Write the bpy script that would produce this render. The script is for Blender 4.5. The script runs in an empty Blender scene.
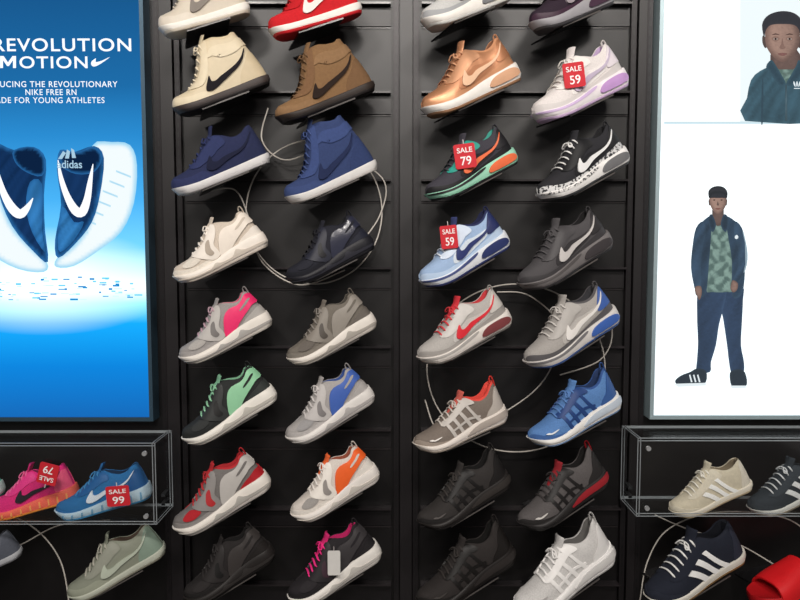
import bpy, bmesh, math, random
import numpy as np
from mathutils import Vector, Matrix
random.seed(4)
scene=bpy.context.scene
scene.view_settings.view_transform='Standard'

# ---------------------------------------------------------------- camera maths
F=693.0; CY=-2.2; CZ=1.5; PITCH=math.radians(4.0)
FW=np.array([0,math.cos(PITCH),-math.sin(PITCH)]); UP=np.array([0,math.sin(PITCH),math.cos(PITCH)]); RT=np.array([1.0,0,0])
CAM=np.array([0,CY,CZ])
def P(px,py,y=0.0):
    d=FW*F+RT*(px-400)+UP*(300-py)
    t=(y-CY)/d[1]
    return CAM+d*t
def proj(V):
    R=V-CAM
    dz=R@FW
    return 400+F*(R@RT)/dz, 300-F*(R@UP)/dz

# ---------------------------------------------------------------- materials
def lin(c):
    o=[]
    for v in c[:3]:
        v=v/255.0
        o.append(v/12.92 if v<=0.04045 else ((v+0.055)/1.055)**2.4)
    return (*o,1.0)
_m={}
def mat(c,kind='leather'):
    key=(tuple(c),kind)
    if key in _m: return _m[key]
    m=bpy.data.materials.new(kind+'_%d_%d_%d'%tuple(c[:3])); m.use_nodes=True
    nt=m.node_tree; b=nt.nodes['Principled BSDF']
    L=lin(c)
    rough={'leather':.5,'mesh':.85,'suede':.9,'rubber':.5,'gloss':.24,'metal':.38,'paper':.7,'lace':.8,'wallblack':.42,'print':.5,'knit':.85}.get(kind,.5)
    b.inputs['Roughness'].default_value=rough
    if kind in('leather','mesh','suede','knit','lace','rubber'): b.inputs['Specular IOR Level'].default_value=.28
    if kind=='metal': b.inputs['Metallic'].default_value=.45
    tc=nt.nodes.new('ShaderNodeTexCoord')
    ns=nt.nodes.new('ShaderNodeTexNoise')
    sc={'leather':60,'mesh':420,'suede':140,'rubber':50,'knit':300,'print':150,'wallblack':6}.get(kind,50)
    ns.inputs['Scale'].default_value=sc; ns.inputs['Detail'].default_value=3
    nt.links.new(tc.outputs['Object'],ns.inputs['Vector'])
    rp=nt.nodes.new('ShaderNodeValToRGB')
    if kind=='print':
        rp.color_ramp.interpolation='CONSTANT'
        rp.color_ramp.elements[0].color=lin((46,46,50)); rp.color_ramp.elements[1].position=.47
        rp.color_ramp.elements[1].color=L
    else:
        k={'mesh':.14,'knit':.16,'suede':.1}.get(kind,.04)
        rp.color_ramp.elements[0].position=.3; rp.color_ramp.elements[1].position=.7
        rp.color_ramp.elements[0].color=(L[0]*(1-k),L[1]*(1-k),L[2]*(1-k),1)
        rp.color_ramp.elements[1].color=(min(1,L[0]*(1+k*.6)),min(1,L[1]*(1+k*.6)),min(1,L[2]*(1+k*.6)),1)
    nt.links.new(ns.outputs['Fac'],rp.inputs['Fac'])
    nt.links.new(rp.outputs['Color'],b.inputs['Base Color'])
    bp=nt.nodes.new('ShaderNodeBump'); bp.inputs['Strength'].default_value={'mesh':.25,'knit':.3,'leather':.08,'suede':.15}.get(kind,.03)
    bp.inputs['Distance'].default_value=.001
    nt.links.new(ns.outputs['Fac'],bp.inputs['Height']); nt.links.new(bp.outputs['Normal'],b.inputs['Normal'])
    _m[key]=m; return m
def emis(c,s=1.0,name='backlit_print'):
    key=(tuple(c),'e',s)
    if key in _m: return _m[key]
    m=bpy.data.materials.new(name); m.use_nodes=True; nt=m.node_tree; nt.nodes.clear()
    o=nt.nodes.new('ShaderNodeOutputMaterial'); e=nt.nodes.new('ShaderNodeEmission'); e.inputs['Strength'].default_value=s
    e.inputs['Color'].default_value=lin(c)
    nt.links.new(e.outputs[0],o.inputs[0]); _m[key]=m; return m
def printmat():
    if 'pm' in _m: return _m['pm']
    m=bpy.data.materials.new('backlit_photo_print'); m.use_nodes=True; nt=m.node_tree; nt.nodes.clear()
    o=nt.nodes.new('ShaderNodeOutputMaterial'); e=nt.nodes.new('ShaderNodeEmission'); a=nt.nodes.new('ShaderNodeAttribute'); a.attribute_name='Col'
    nt.links.new(a.outputs['Color'],e.inputs['Color']); nt.links.new(e.outputs[0],o.inputs[0]); _m['pm']=m; return m
def acrylic():
    if 'acr' in _m: return _m['acr']
    m=bpy.data.materials.new('clear_acrylic'); m.use_nodes=True; nt=m.node_tree; nt.nodes.clear()
    o=nt.nodes.new('ShaderNodeOutputMaterial'); t=nt.nodes.new('ShaderNodeBsdfTransparent'); g=nt.nodes.new('ShaderNodeBsdfGlossy')
    g.inputs['Roughness'].default_value=.06; t.inputs['Color'].default_value=(.985,.99,.99,1)
    mx=nt.nodes.new('ShaderNodeMixShader'); mx.inputs[0].default_value=.05; nt.links.new(t.outputs[0],mx.inputs[1]); nt.links.new(g.outputs[0],mx.inputs[2]); nt.links.new(mx.outputs[0],o.inputs[0])
    _m['acr']=m; return m

# ---------------------------------------------------------------- mesh helpers
class Bd:
    def __init__(s): s.v=[];s.f=[];s.m=[];s.mats=[];s.n=0
    def slot(s,m):
        if m not in s.mats: s.mats.append(m)
        return s.mats.index(m)
    def add(s,V,Fc,m):
        i=s.slot(m); V=np.asarray(V,float).reshape(-1,3)
        s.v.append(V); s.f+= [tuple(a+s.n for a in f) for f in Fc]; s.m+=[i]*len(Fc); s.n+=len(V)
    def box(s,a,b,m):
        x0,y0,z0=[min(a[i],b[i]) for i in range(3)]; x1,y1,z1=[max(a[i],b[i]) for i in range(3)]
        V=[(x0,y0,z0),(x1,y0,z0),(x1,y1,z0),(x0,y1,z0),(x0,y0,z1),(x1,y0,z1),(x1,y1,z1),(x0,y1,z1)]
        s.add(V,[(0,3,2,1),(4,5,6,7),(0,1,5,4),(1,2,6,5),(2,3,7,6),(3,0,4,7)],m)
    def verts(s): return np.vstack(s.v)
def mkobj(name,b,V=None,smooth=False,parent=None,loc=None,merge=False):
    me=bpy.data.meshes.new(name); V=b.verts() if V is None else V
    me.from_pydata([tuple(p) for p in V],[],b.f)
    for m in b.mats: me.materials.append(m)
    me.polygons.foreach_set('material_index',b.m)
    if merge:
        bm=bmesh.new(); bm.from_mesh(me); bmesh.ops.remove_doubles(bm,verts=bm.verts,dist=1e-5); bm.to_mesh(me); bm.free()
    if smooth:
        me.polygons.foreach_set('use_smooth',[True]*len(me.polygons))
        try: me.set_sharp_from_angle(angle=math.radians(50))
        except Exception: pass
    o=bpy.data.objects.new(name,me); scene.collection.objects.link(o)
    if loc is not None: o.location=loc
    if parent: o.parent=parent
    return o
def empty(name,loc=(0,0,0)):
    o=bpy.data.objects.new(name,None); o.empty_display_size=.05; scene.collection.objects.link(o); o.location=loc; return o
def smoothpoly(pts,n=4,closed=True):
    p=[np.array(a,float) for a in pts]; N=len(p); out=[]
    R=range(N) if closed else range(N-1)
    for i in R:
        if closed: a,b,c,d=p[i-1],p[i],p[(i+1)%N],p[(i+2)%N]
        else: a,b,c,d=p[max(i-1,0)],p[i],p[i+1],p[min(i+2,N-1)]
        for k in range(n):
            t=k/n
            out.append(.5*((2*b)+(c-a)*t+(2*a-5*b+4*c-d)*t*t+(3*b-a-3*c+d)*t**3))
    if not closed: out.append(p[-1])
    return out

# ---------------------------------------------------------------- shoe generator
def cfn(pts):
    X=np.array([p[0] for p in pts],float); Y=np.array([p[1] for p in pts],float)
    T=np.gradient(Y,X)
    def f(x):
        x=np.clip(np.asarray(x,float),X[0],X[-1]); i=np.clip(np.searchsorted(X,x)-1,0,len(X)-2)
        h=X[i+1]-X[i]; t=(x-X[i])/h
        return (2*t**3-3*t**2+1)*Y[i]+(t**3-2*t**2+t)*h*T[i]+(-2*t**3+3*t**2)*Y[i+1]+(t**3-t**2)*h*T[i+1]
    return f
def sst(a,b,x):
    t=np.clip((x-a)/(b-a),0,1); return t*t*(3-2*t)
def cap(x,a,b,p=2.3):
    x=np.asarray(x,float)
    l=np.clip((a-x)/a,0,1); r=np.clip((x-(1-b))/b,0,1)
    return (np.clip(1-l**p,0,1)**(1/p))*(np.clip(1-r**p,0,1)**(1/p))
NN=2.5
STY={
 'runner':dict(ts=[(0,.105),(.15,.1),(.4,.115),(.62,.15),(.85,.17),(1,.185)],H=[(0,.13),(.03,.185),(.1,.23),(.2,.265),(.3,.315),(.4,.385),(.5,.465),(.56,.495),(.64,.45),(.74,.4),(.85,.41),(.94,.455),(1,.47)],
    W=[(0,.12),(.1,.14),(.25,.165),(.35,.16),(.52,.135),(.7,.125),(.85,.13),(1,.12)],xo=.54,sp=.05,lean=.055,to=.028,tg=.09,lx=(.27,.53),wide=.02,bul=.04),
 'high':dict(ts=[(0,.09),(.2,.085),(.5,.09),(1,.105)],H=[(0,.12),(.03,.18),(.1,.215),(.2,.245),(.28,.30),(.35,.38),(.41,.49),(.47,.6),(.52,.665),(.6,.67),(.72,.635),(.84,.63),(.94,.65),(1,.655)],
    W=[(0,.13),(.1,.145),(.25,.165),(.35,.16),(.52,.135),(.7,.125),(.85,.125),(1,.11)],xo=.51,sp=.035,lean=.075,to=.03,tg=.08,lx=(.22,.49),wide=.016,bul=.01),
 'low':dict(ts=[(0,.085),(.2,.08),(.5,.085),(1,.10)],H=[(0,.115),(.03,.175),(.1,.21),(.2,.24),(.3,.295),(.4,.37),(.5,.44),(.56,.465),(.64,.43),(.74,.37),(.85,.375),(.94,.415),(1,.43)],
    W=[(0,.12),(.1,.14),(.25,.16),(.35,.155),(.52,.13),(.7,.12),(.85,.125),(1,.115)],xo=.54,sp=.035,lean=.05,to=.03,tg=.10,lx=(.25,.53),wide=.015,bul=.01),
 'huar':dict(ts=[(0,.115),(.12,.105),(.3,.115),(.45,.13),(.62,.17),(.85,.19),(1,.185)],H=[(0,.14),(.03,.195),(.1,.235),(.2,.265),(.3,.32),(.4,.4),(.5,.49),(.57,.53),(.65,.5),(.75,.45),(.86,.47),(.94,.51),(1,.51)],
    W=[(0,.115),(.1,.14),(.25,.16),(.35,.155),(.52,.13),(.7,.12),(.85,.125),(1,.11)],xo=.56,sp=.05,lean=.08,to=.03,tg=.07,lx=(.27,.52),wide=.024,bul=.06),
 'pres':dict(ts=[(0,.10),(.12,.085),(.3,.09),(.45,.11),(.62,.145),(.85,.165),(1,.185)],H=[(0,.12),(.03,.17),(.1,.205),(.2,.235),(.3,.28),(.4,.34),(.5,.41),(.58,.455),(.66,.42),(.75,.37),(.85,.395),(.93,.47),(1,.5)],
    W=[(0,.105),(.1,.135),(.25,.155),(.35,.15),(.52,.125),(.7,.115),(.85,.12),(1,.105)],xo=.56,sp=.06,lean=.03,to=.025,tg=.09,lx=(.3,.55),wide=.02,bul=.05),
}
SW=[(.95,.84),(.80,.62),(.66,.46),(.55,.375),(.49,.37),(.455,.45),(.455,.62),(.40,.52),(.375,.37),(.40,.25),(.46,.2),(.56,.245),(.68,.37),(.82,.56)]
PAN={
 'runner':[('guard',0,[(0,0),(0,.95),(.05,.72),(.12,.48),(.22,.32),(.36,.22),(.5,.12),(.62,.14),(.75,.26),(.88,.34),(1,.36),(1,0)]),
   ('panel',0,[(.34,.28),(.37,.55),(.48,.5),(.62,.52),(.8,.66),(.78,.4),(.63,.2),(.5,.15)]),
   ('eyestay',1,[(.25,.86),(.32,.64),(.44,.56),(.55,.58),(.66,.76),(.64,.96),(.57,.97),(.5,.88),(.42,.86),(.34,.88),(.27,.95)]),
   ('heel',1,[(.8,.42),(.83,.7),(.9,.88),(1,.92),(1,.36),(.9,.36)]),
   ('swoosh',3,SW),
   ('S:win',2,[(.64,.2),(.63,.55),(.7,.82),(.85,.85),(.93,.6),(.91,.2)]),
   ('S:line',0,[(.02,.62),(.3,.6),(.55,.7),(.6,.95),(.45,.95),(.3,.9),(.02,.9)])],
 'high':[('toe',0,[(0,0),(0,.98),(.06,.8),(.13,.6),(.2,.48),(.3,.36),(.36,.18),(.38,0)]),
   ('eyestay',1,[(.2,.88),(.26,.68),(.33,.52),(.41,.5),(.48,.62),(.53,.82),(.56,.98),(.5,.98),(.44,.86),(.37,.82),(.29,.86),(.23,.95)]),
   ('heel',0,[(.72,0),(.74,.22),(.84,.4),(.9,.5),(1,.52),(1,0)]),
   ('strap',1,[(.5,.7),(.6,.67),(.75,.7),(1,.7),(1,.86),(.8,.86),(.6,.84)]),
   ('swoosh',3,[(x-.02,h*.76) for x,h in SW])],
 'low':[('toe',0,[(0,0),(0,.98),(.06,.8),(.13,.6),(.22,.5),(.32,.42),(.38,.2),(.4,0)]),
   ('eyestay',1,[(.23,.88),(.29,.64),(.38,.56),(.5,.56),(.6,.66),(.65,.8),(.63,.96),(.56,.97),(.48,.88),(.4,.86),(.32,.88),(.26,.96)]),
   ('heel',0,[(.76,0),(.78,.4),(.86,.7),(.92,.88),(1,.92),(1,0)]),
   ('swoosh',3,SW)],
 'three':[('toe',0,[(0,0),(0,.98),(.05,.8),(.1,.5),(.2,.3),(.3,.1),(.32,0)]),
   ('eyestay',1,[(.2,.9),(.27,.72),(.38,.64),(.5,.62),(.62,.68),(.66,.82),(.63,.96),(.56,.97),(.48,.9),(.4,.88),(.32,.9),(.24,.96)]),
   ('heel',0,[(.84,0),(.86,.4),(.9,.7),(.92,.9),(1,.93),(1,0)]),
   ('stripe',2,[(.49,0.02),(.35,.6),(.40,.62),(.555,.02)]),('stripe',2,[(.61,.02),(.45,.64),(.5,.66),(.675,.02)]),('stripe',2,[(.73,.02),(.55,.68),(.6,.72),(.795,.02)])],
 'huar':[('toe',0,[(0,0),(0,.9),(.06,.62),(.14,.42),(.26,.3),(.38,.22),(.44,0)]),
   ('vamp',1,[(.14,.52),(.22,.42),(.3,.46),(.28,.66),(.23,.88),(.17,.88),(.12,.72)]),
   ('eyestay',2,[(.25,.9),(.29,.62),(.34,.36),(.42,.1),(.5,.1),(.5,.3),(.49,.5),(.56,.7),(.58,.95),(.5,.95),(.45,.86),(.37,.86),(.29,.95)]),
   ('hole',3,[(.38,.52),(.41,.3),(.455,.28),(.445,.5),(.47,.72),(.42,.74)]),
   ('cage',1,[(.72,0),(.77,.2),(.86,.3),(1,.36),(1,0)]),
   ('strap',3,[(.5,.06),(.62,.03),(.7,.2),(.79,.4),(.9,.52),(1,.54),(1,.9),(.9,.94),(.78,.9),(.66,.78),(.56,.5)]),
   ('base',4,[(.75,.62),(.84,.68),(.94,.72),(.94,.78),(.86,.78),(.78,.72)]),
   ('S:line',1,[(.05,.25),(.2,.3),(.36,.3),(.42,.7),(.48,.4),(.6,.35),(.66,.75),(.74,.4),(.94,.35),(.94,.18),(.5,.12),(.05,.12)])],
 'pres':[('toe',0,[(0,0),(0,.92),(.05,.68),(.12,.44),(.22,.26),(.32,.1),(.34,0)]),
   ('eyestay',2,[(.29,.93),(.32,.8),(.4,.74),(.5,.72),(.6,.74),(.68,.84),(.66,.97),(.58,.98),(.5,.93),(.4,.92),(.32,.97)]),
   ('eyestay',1,[(.37,.02),(.33,.82),(.36,.82),(.405,.02)]),('eyestay',1,[(.46,.02),(.41,.78),(.44,.78),(.495,.02)]),
   ('eyestay',1,[(.56,.02),(.49,.76),(.52,.76),(.6,.02)]),('eyestay',1,[(.67,.02),(.575,.78),(.605,.78),(.715,.02)]),
   ('eyestay',1,[(.36,.36),(.36,.43),(.7,.3),(.7,.22)]),
   ('cage',1,[(.77,0),(.79,.3),(.86,.5),(.91,.72),(1,.8),(1,0)]),
   ('swoosh',2,[(.12,.54),(.17,.44),(.25,.5),(.21,.53),(.17,.52),(.15,.58)]),
   ('S:line',1,[(.5,.3),(.6,.75),(.8,.85),(.97,.8),(.97,.4),(.8,.3)])],
 'free':[('toe',0,[(0,0),(0,.7),(.06,.4),(.15,.2),(.3,.1),(.32,0)]),
   ('eyestay',1,[(.27,.9),(.34,.7),(.46,.62),(.58,.66),(.64,.8),(.62,.96),(.54,.94),(.44,.9),(.33,.94)]),
   ('heel',0,[(.84,0),(.82,.35),(.88,.7),(1,.8),(1,0)]),
   ('swoosh',3,SW)]+[('S:line',1,[(x,.1),(x+.012,.7),(x+.026,.7),(x+.02,.1)]) for x in (.1,.2,.3,.4,.5,.6,.7,.8,.9)],
}
_pc={}
def panel_mesh(pts,key):
    if key in _pc: return _pc[key]
    bm=bmesh.new(); vs=[]
    last=None
    for p in pts:
        q=(float(min(max(p[0],.003),.997)),float(min(max(p[1],0),1)))
        if last and abs(q[0]-last[0])+abs(q[1]-last[1])<1e-4: continue
        vs.append(bm.verts.new((q[0],q[1],0))); last=q
    bm.faces.new(vs)
    bmesh.ops.triangulate(bm,faces=bm.faces)
    for ax,arr in ((0,np.concatenate([np.linspace(.008,.06,5),np.linspace(.09,.91,26),np.linspace(.94,.992,5)])),(1,np.linspace(.1,.95,10))):
        for a in arr:
            co=[0,0,0];co[ax]=float(a);no=[0,0,0];no[ax]=1
            bmesh.ops.bisect_plane(bm,geom=bm.verts[:]+bm.edges[:]+bm.faces[:],plane_co=co,plane_no=no,dist=1e-5)
    bnd=[e for e in bm.edges if e.is_boundary]
    old=set(bm.verts)
    bmesh.ops.extrude_edge_only(bm,edges=bnd)
    bm.verts.index_update()
    V=np.array([v.co[:2] for v in bm.verts]); top=np.array([1.0 if v in old else 0.0 for v in bm.verts])
    Fc=[tuple(v.index for v in f.verts) for f in bm.faces]
    bm.free(); _pc[key]=(V,top,Fc); return _pc[key]

def shoe_mesh(style,col,kinds,pset=None):
    S=STY[style]; tsf,Hf,Wf=cfn(S['ts']),cfn(S['H']),cfn(S['W']); xo=S['xo']; cm=.62
    bk=kinds.get('base','leather')
    DEF=dict(base=bk,vamp=bk,panel=bk,mid='rubber',out='rubber',win='gloss',line='rubber',swoosh='leather',stripe='leather',toe='suede' if bk in('suede','mesh') else bk,tongue=bk,collar='mesh',lining='mesh')
    K=lambda k: mat(col.get(k,col['base']),kinds.get(k,DEF.get(k,bk if bk in('suede','metal') else 'leather')))
    def Dm(x,y,z):
        zz=z+S['sp']*np.clip((.3-x)/.3,0,1.2)**2
        xx=x-S['lean']*sst(.72,1,x)*np.clip((z-.12)/.35,0,1.5)**1.3+.045*sst(.15,0,x)*np.clip(1-z/.1,0,1)
        xx=xx-.03*sst(.85,1,x)*np.clip(1-z/.06,0,1)
        return np.stack([xx,y,zz],-1)
    def prm(x):
        z0=tsf(x)-.02; w=Wf(x)*cap(x,.2,.13); c=cm*sst(xo,xo+.14,x); zt=Hf(x)
        th=np.arccos(np.clip(c,0,1)**(NN/2)); Hs=(zt-z0)/np.sin(th)**(2/NN)
        return z0,w,c,zt,th,Hs
    def Su(x,v):
        z0,w,c,zt,th,Hs=prm(x); a=v*th
        return Dm(x,-w*np.clip(np.cos(a),0,1)**(2/NN),z0+Hs*np.clip(np.sin(a),0,1)**(2/NN))
    def wsf(u): return (Wf(u)+S['wide'])*cap(u,.19,.13,2.5)
    def Ss(x,v):
        ts=tsf(x); z=S['to']+v*(ts-S['to'])
        return Dm(-.018+1.036*x,-wsf(x)*(1+S['bul']*np.sin(math.pi*v)),z)
    def nrm(fn,x,v):
        e=.003
        x1=np.clip(x-e,.001,.999);x2=np.clip(x+e,.001,.999);v1=np.clip(v-e,0,.999);v2=np.clip(v+e,0,.999)
        n=np.cross(fn(x2,v)-fn(x1,v),fn(x,v2)-fn(x,v1)); l=np.linalg.norm(n,axis=-1,keepdims=True); n=n/np.maximum(l,1e-9)
        return n
    B=Bd()
    xs=np.concatenate([[0,.003,.01,.02,.035],np.linspace(.055,.92,44),[.945,.965,.98,.99,.997,1.0]])
    No=13; vv=np.linspace(0,1,No+1); rows=[]
    for x in xs:
        z0,w,c,zt,th,Hs=prm(x)
        half=[Su(np.float64(x),np.float64(v)) for v in vv]
        yc=float(w*c); r=min(.03,yc*.5); d=float(.2*sst(xo+.03,xo+.12,x)*(1-sst(.9,.96,x)))+0.0
        for y,z in ((yc-.35*r,zt+.3*r),(yc-.75*r,zt+.15*r),(yc-r,zt-.4*d),(yc-r,zt-d),(0,zt-d)):
            half.append(Dm(np.float64(x),np.float64(-y),np.float64(z)))
        oth=[h*np.array([1,-1,1]) for h in half[:-1]][::-1]
        rows.append(half+oth)
    nR=len(rows[0]); V=np.array(rows).reshape(-1,3)
    fo,fc,fl=[],[],[]
    nh=No+6
    for i in range(len(xs)-1):
        for j in range(nR-1):
            f=(i*nR+j,(i+1)*nR+j,(i+1)*nR+j+1,i*nR+j+1)
            jj=j if j<nh-1 else nR-2-j
            if jj<No-1: fo.append(f)
            elif jj<No+2: (fc if xs[i]>xo-.02 else fo).append(f)
            else: (fl if xs[i]>xo-.02 else fo).append(f)
    i0=B.n
    B.add(V,fo,K('base'))
    for fs,k in ((fc,'collar'),(fl,'lining')):
        s=B.slot(K(k)); B.f+=[tuple(a+i0 for a in f) for f in fs]; B.m+=[s]*len(fs)
    us=np.concatenate([[0,.004,.012,.025,.04],np.linspace(.06,.94,34),[.96,.975,.988,.996,1.0]]); rows=[]
    for u in us:
        ws=float(wsf(u)); ts=float(tsf(u)); to=S['to']; x=-.018+1.036*u
        prof=[(0,0),(.5,0),(.93,0),(.99,.3*to),(1,to),(.975,to),(.975,to+.005)]+[((1+S['bul']*math.sin(math.pi*t)),to+.006+t*(ts-to-.012)) for t in (0,.2,.4,.6,.8,.95)]+[(.97,ts),(.85,ts+.002),(0,ts)]
        half=[Dm(np.float64(x),np.float64(-a*ws),np.float64(z)) for a,z in prof]
        rows.append(half+[h*np.array([1,-1,1]) for h in half[1:-1]][::-1])
    nR=len(rows[0]); V=np.array(rows).reshape(-1,3); nP=len(prof); i0=B.n; B.add(V,[],K('mid'))
    for i in range(len(us)-1):
        for j in range(nR):
            j2=(j+1)%nR; jj=j if j<nP-1 else nR-1-j
            B.f.append((i*nR+j+i0,(i+1)*nR+j+i0,(i+1)*nR+j2+i0,i*nR+j2+i0)); B.m.append(B.slot(K('out') if jj<4 else K('mid')))
    pn=pset or style
    for idx,(k,layer,pts) in enumerate(PAN[pn]):
        sole=k.startswith('S:'); kk=k[2:] if sole else k
        if kk not in col: continue
        if len(pts)>4: sp=smoothpoly(pts,3)
        else:
            sp=[]
            for a in range(4):
                p=np.array(pts[a],float);q=np.array(pts[(a+1)%4],float)
                for t in (0,.25,.5,.75): sp.append(p+(q-p)*t)
        sp=[np.array([min(max(p[0],0),1),min(max(p[1],0),1)]) for p in sp]
        if not sole:
            q=[]
            for p in sp:
                th=float(prm(np.float64(p[0]))[4]); q.append((p[0],math.asin(min(1,(p[1]**(NN/2))*math.sin(th)))/th))
            sp=q
        V2,top,Fc=panel_mesh(sp,(pn,style,idx))
        x=np.clip(V2[:,0],.002,.998); v=np.clip(V2[:,1],0,.998); fn=Ss if sole else Su
        p=fn(x,v); n=nrm(fn,x,v)
        if (n[:,1]*-1).mean()<0: n=-n
        Q=p+n*((.005+.0045*layer)*top-.002*(1-top))[:,None]
        B.add(Q,Fc,K(kk)); B.add(Q*np.array([1,-1,1]),[f[::-1] for f in Fc],K(kk))
    def tube(path,r,m,flat=1.0,seg=6):
        path=[np.array(a,float) for a in path]; V=[];Fc=[]
        for i,p in enumerate(path):
            t=path[min(i+1,len(path)-1)]-path[max(i-1,0)]; t/=max(np.linalg.norm(t),1e-9)
            a=np.cross(t,[.3,.1,1.0]) if abs(t[2])<.9 else np.cross(t,[1,0,0.1]); a/=np.linalg.norm(a); b=np.cross(t,a)
            for k in range(seg):
                an=2*math.pi*k/seg; V.append(p+r*(math.cos(an)*a+flat*math.sin(an)*b))
        for i in range(len(path)-1):
            for k in range(seg): Fc.append((i*seg+k,i*seg+(k+1)%seg,(i+1)*seg+(k+1)%seg,(i+1)*seg+k))
        Fc+= [tuple(range(seg))[::-1],tuple((len(path)-1)*seg+k for k in range(seg))]
        B.add(V,Fc,m)
    nl=6 if style!='high' else 8
    x1,x2=S['lx']; lm=mat(col.get('lace',col['base']),'lace')
    for k in range(nl):
        xk=x1+(x2-x1)*k/(nl-1)
        pa=[]
        for v in (.7,.76,.82,.88,.94,.985):
            xx=np.array([xk+.03*(v-.7)]);vv1=np.array([v]); pa.append((Su(xx,vv1)+np.array([[0,0,1]])*.010+nrm(Su,xx,vv1)*np.array([[1,1,0]])*.01)[0])
        a0=Su(np.array([xk]),np.array([.67]))[0]
        full=[a0]+pa+[q*np.array([1,-1,1]) for q in pa[::-1]]+[a0*np.array([1,-1,1])]
        tube(full,.010,lm,flat=.7)
    zc=float(Hf(xo-.03))+.015; xc=xo-.05
    for sg in (-1,1):
        lp=[(xc,0,zc),(xc-.02,sg*.03,zc+.008),(xc-.045,sg*.065,zc-.03),(xc-.02,sg*.07,zc-.04),(xc+.0,sg*.045,zc-.01),(xc,0,zc)]
        tube([q for q in smoothpoly(lp,3,False)],.007,lm,seg=5)
    tg=S['tg']; xa=xo-.14
    pth=[(xa,float(Hf(xa))-.01),(xo-.06,float(Hf(xo-.06))+.006),(xo+.0,float(Hf(xo))+.012),(xo+.03,float(Hf(xo))+.015+tg*.5),(xo+.05,float(Hf(xo))+tg)]
    pth=smoothpoly(pth,3,False); V=[];Fc=[];seg=12
    for i,p in enumerate(pth):
        s=i/(len(pth)-1); t=pth[min(i+1,len(pth)-1)]-pth[max(i-1,0)]; t=t/np.linalg.norm(t); nx=np.array([t[1],-t[0]])
        hw=.045+.03*s; thk=.014
        if i==len(pth)-1: hw*=.8;thk*=.5
        for k in range(seg):
            a=2*math.pi*k/seg; cx=math.cos(a); sx=math.sin(a)
            off=nx*(thk*sx)+nx*(.02*cx*cx)
            V.append((p[0]+off[0],hw*cx,p[1]+off[1]))
    for i in range(len(pth)-1):
        for k in range(seg): Fc.append((i*seg+k,i*seg+(k+1)%seg,(i+1)*seg+(k+1)%seg,(i+1)*seg+k))
    Fc.append(tuple((len(pth)-1)*seg+k for k in range(seg)))
    B.add(V,Fc,K('tongue'))
    if style in('pres','huar','runner') and pset is None:
        z=float(Hf(.98)); lean=S['lean']*np.clip((z-.12)/.35,0,1.5)**1.3; xh=1-lean
        e=.03 if style=='runner' else .05
        lp=[(xh-.03,0,z-.03),(xh-.02,0,z+e),(xh+.005,0,z+e+.01),(xh+.015,0,z+.0),(xh+.012,0,z-.1)]
        tube(smoothpoly(lp,3,False),.013,K('tab' if 'tab' in col else 'collar'),flat=.6)
    return B

def Rm(pitch,yaw,roll=0):
    return np.array(Matrix.Rotation(math.radians(yaw),3,'Z')@Matrix.Rotation(-math.radians(pitch),3,'Y')@Matrix.Rotation(math.radians(roll),3,'X'))
shelfmat=mat((20,19,21),'gloss'); shelfedge=mat((84,80,78),'gloss')
def place(name,B,bbox,pitch=25,yaw=20,y=-.16,roll=0,shelf=True):
    V=B.verts(); R=Rm(pitch,yaw,roll); x0,y0,x1,y1=bbox; s=.27; sz=1.0
    c=P((x0+x1)/2,(y0+y1)/2,y)
    mid=(V.max(0)+V.min(0))/2; V0=V-mid
    for it in range(12):
        W=(V0*np.array([s,s,s*sz]))@R.T+c
        a,b=proj(W); w=a.max()-a.min(); h=b.max()-b.min()
        cx=(a.max()+a.min())/2; cy=(b.max()+b.min())/2
        s*=1+.8*((x1-x0)/w-1); sz*=1+.6*((y1-y0)/h-1); sz=min(max(sz,.86),1.22)
        dd=(c[1]-CY)/F
        c=c+np.array([((x0+x1)/2-cx)*dd,0,-((y0+y1)/2-cy)*dd])
    W=(V0*np.array([s,s,s*sz]))@R.T
    o=mkobj(name,B,V=W,smooth=True,loc=tuple(c),merge=True)
    if shelf:
        b=Bd(); xx=(.24,.74); zt=-.001-mid[2]; zb=zt-.016
        def T(x,yy,z): return np.array([(x-mid[0])*s,yy*s,z*s*sz])@R.T
        pts=[]
        for z in (zb,zt):
            for x in xx:
                fr=T(x,-.15,z); bk=T(x,0,z); n=T(x,1,z)-bk
                t=(-.032-c[1]-bk[1])/n[1]; pts+= [fr,bk+n*t]
        b.add(pts,[(0,1,3,2),(4,6,7,5),(1,0,4,5),(2,3,7,6),(3,1,5,7)],shelfmat); b.add(pts,[(0,2,6,4)],shelfedge)
        mkobj('shoe_shelf',b,loc=tuple(c))
    return W+c

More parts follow.
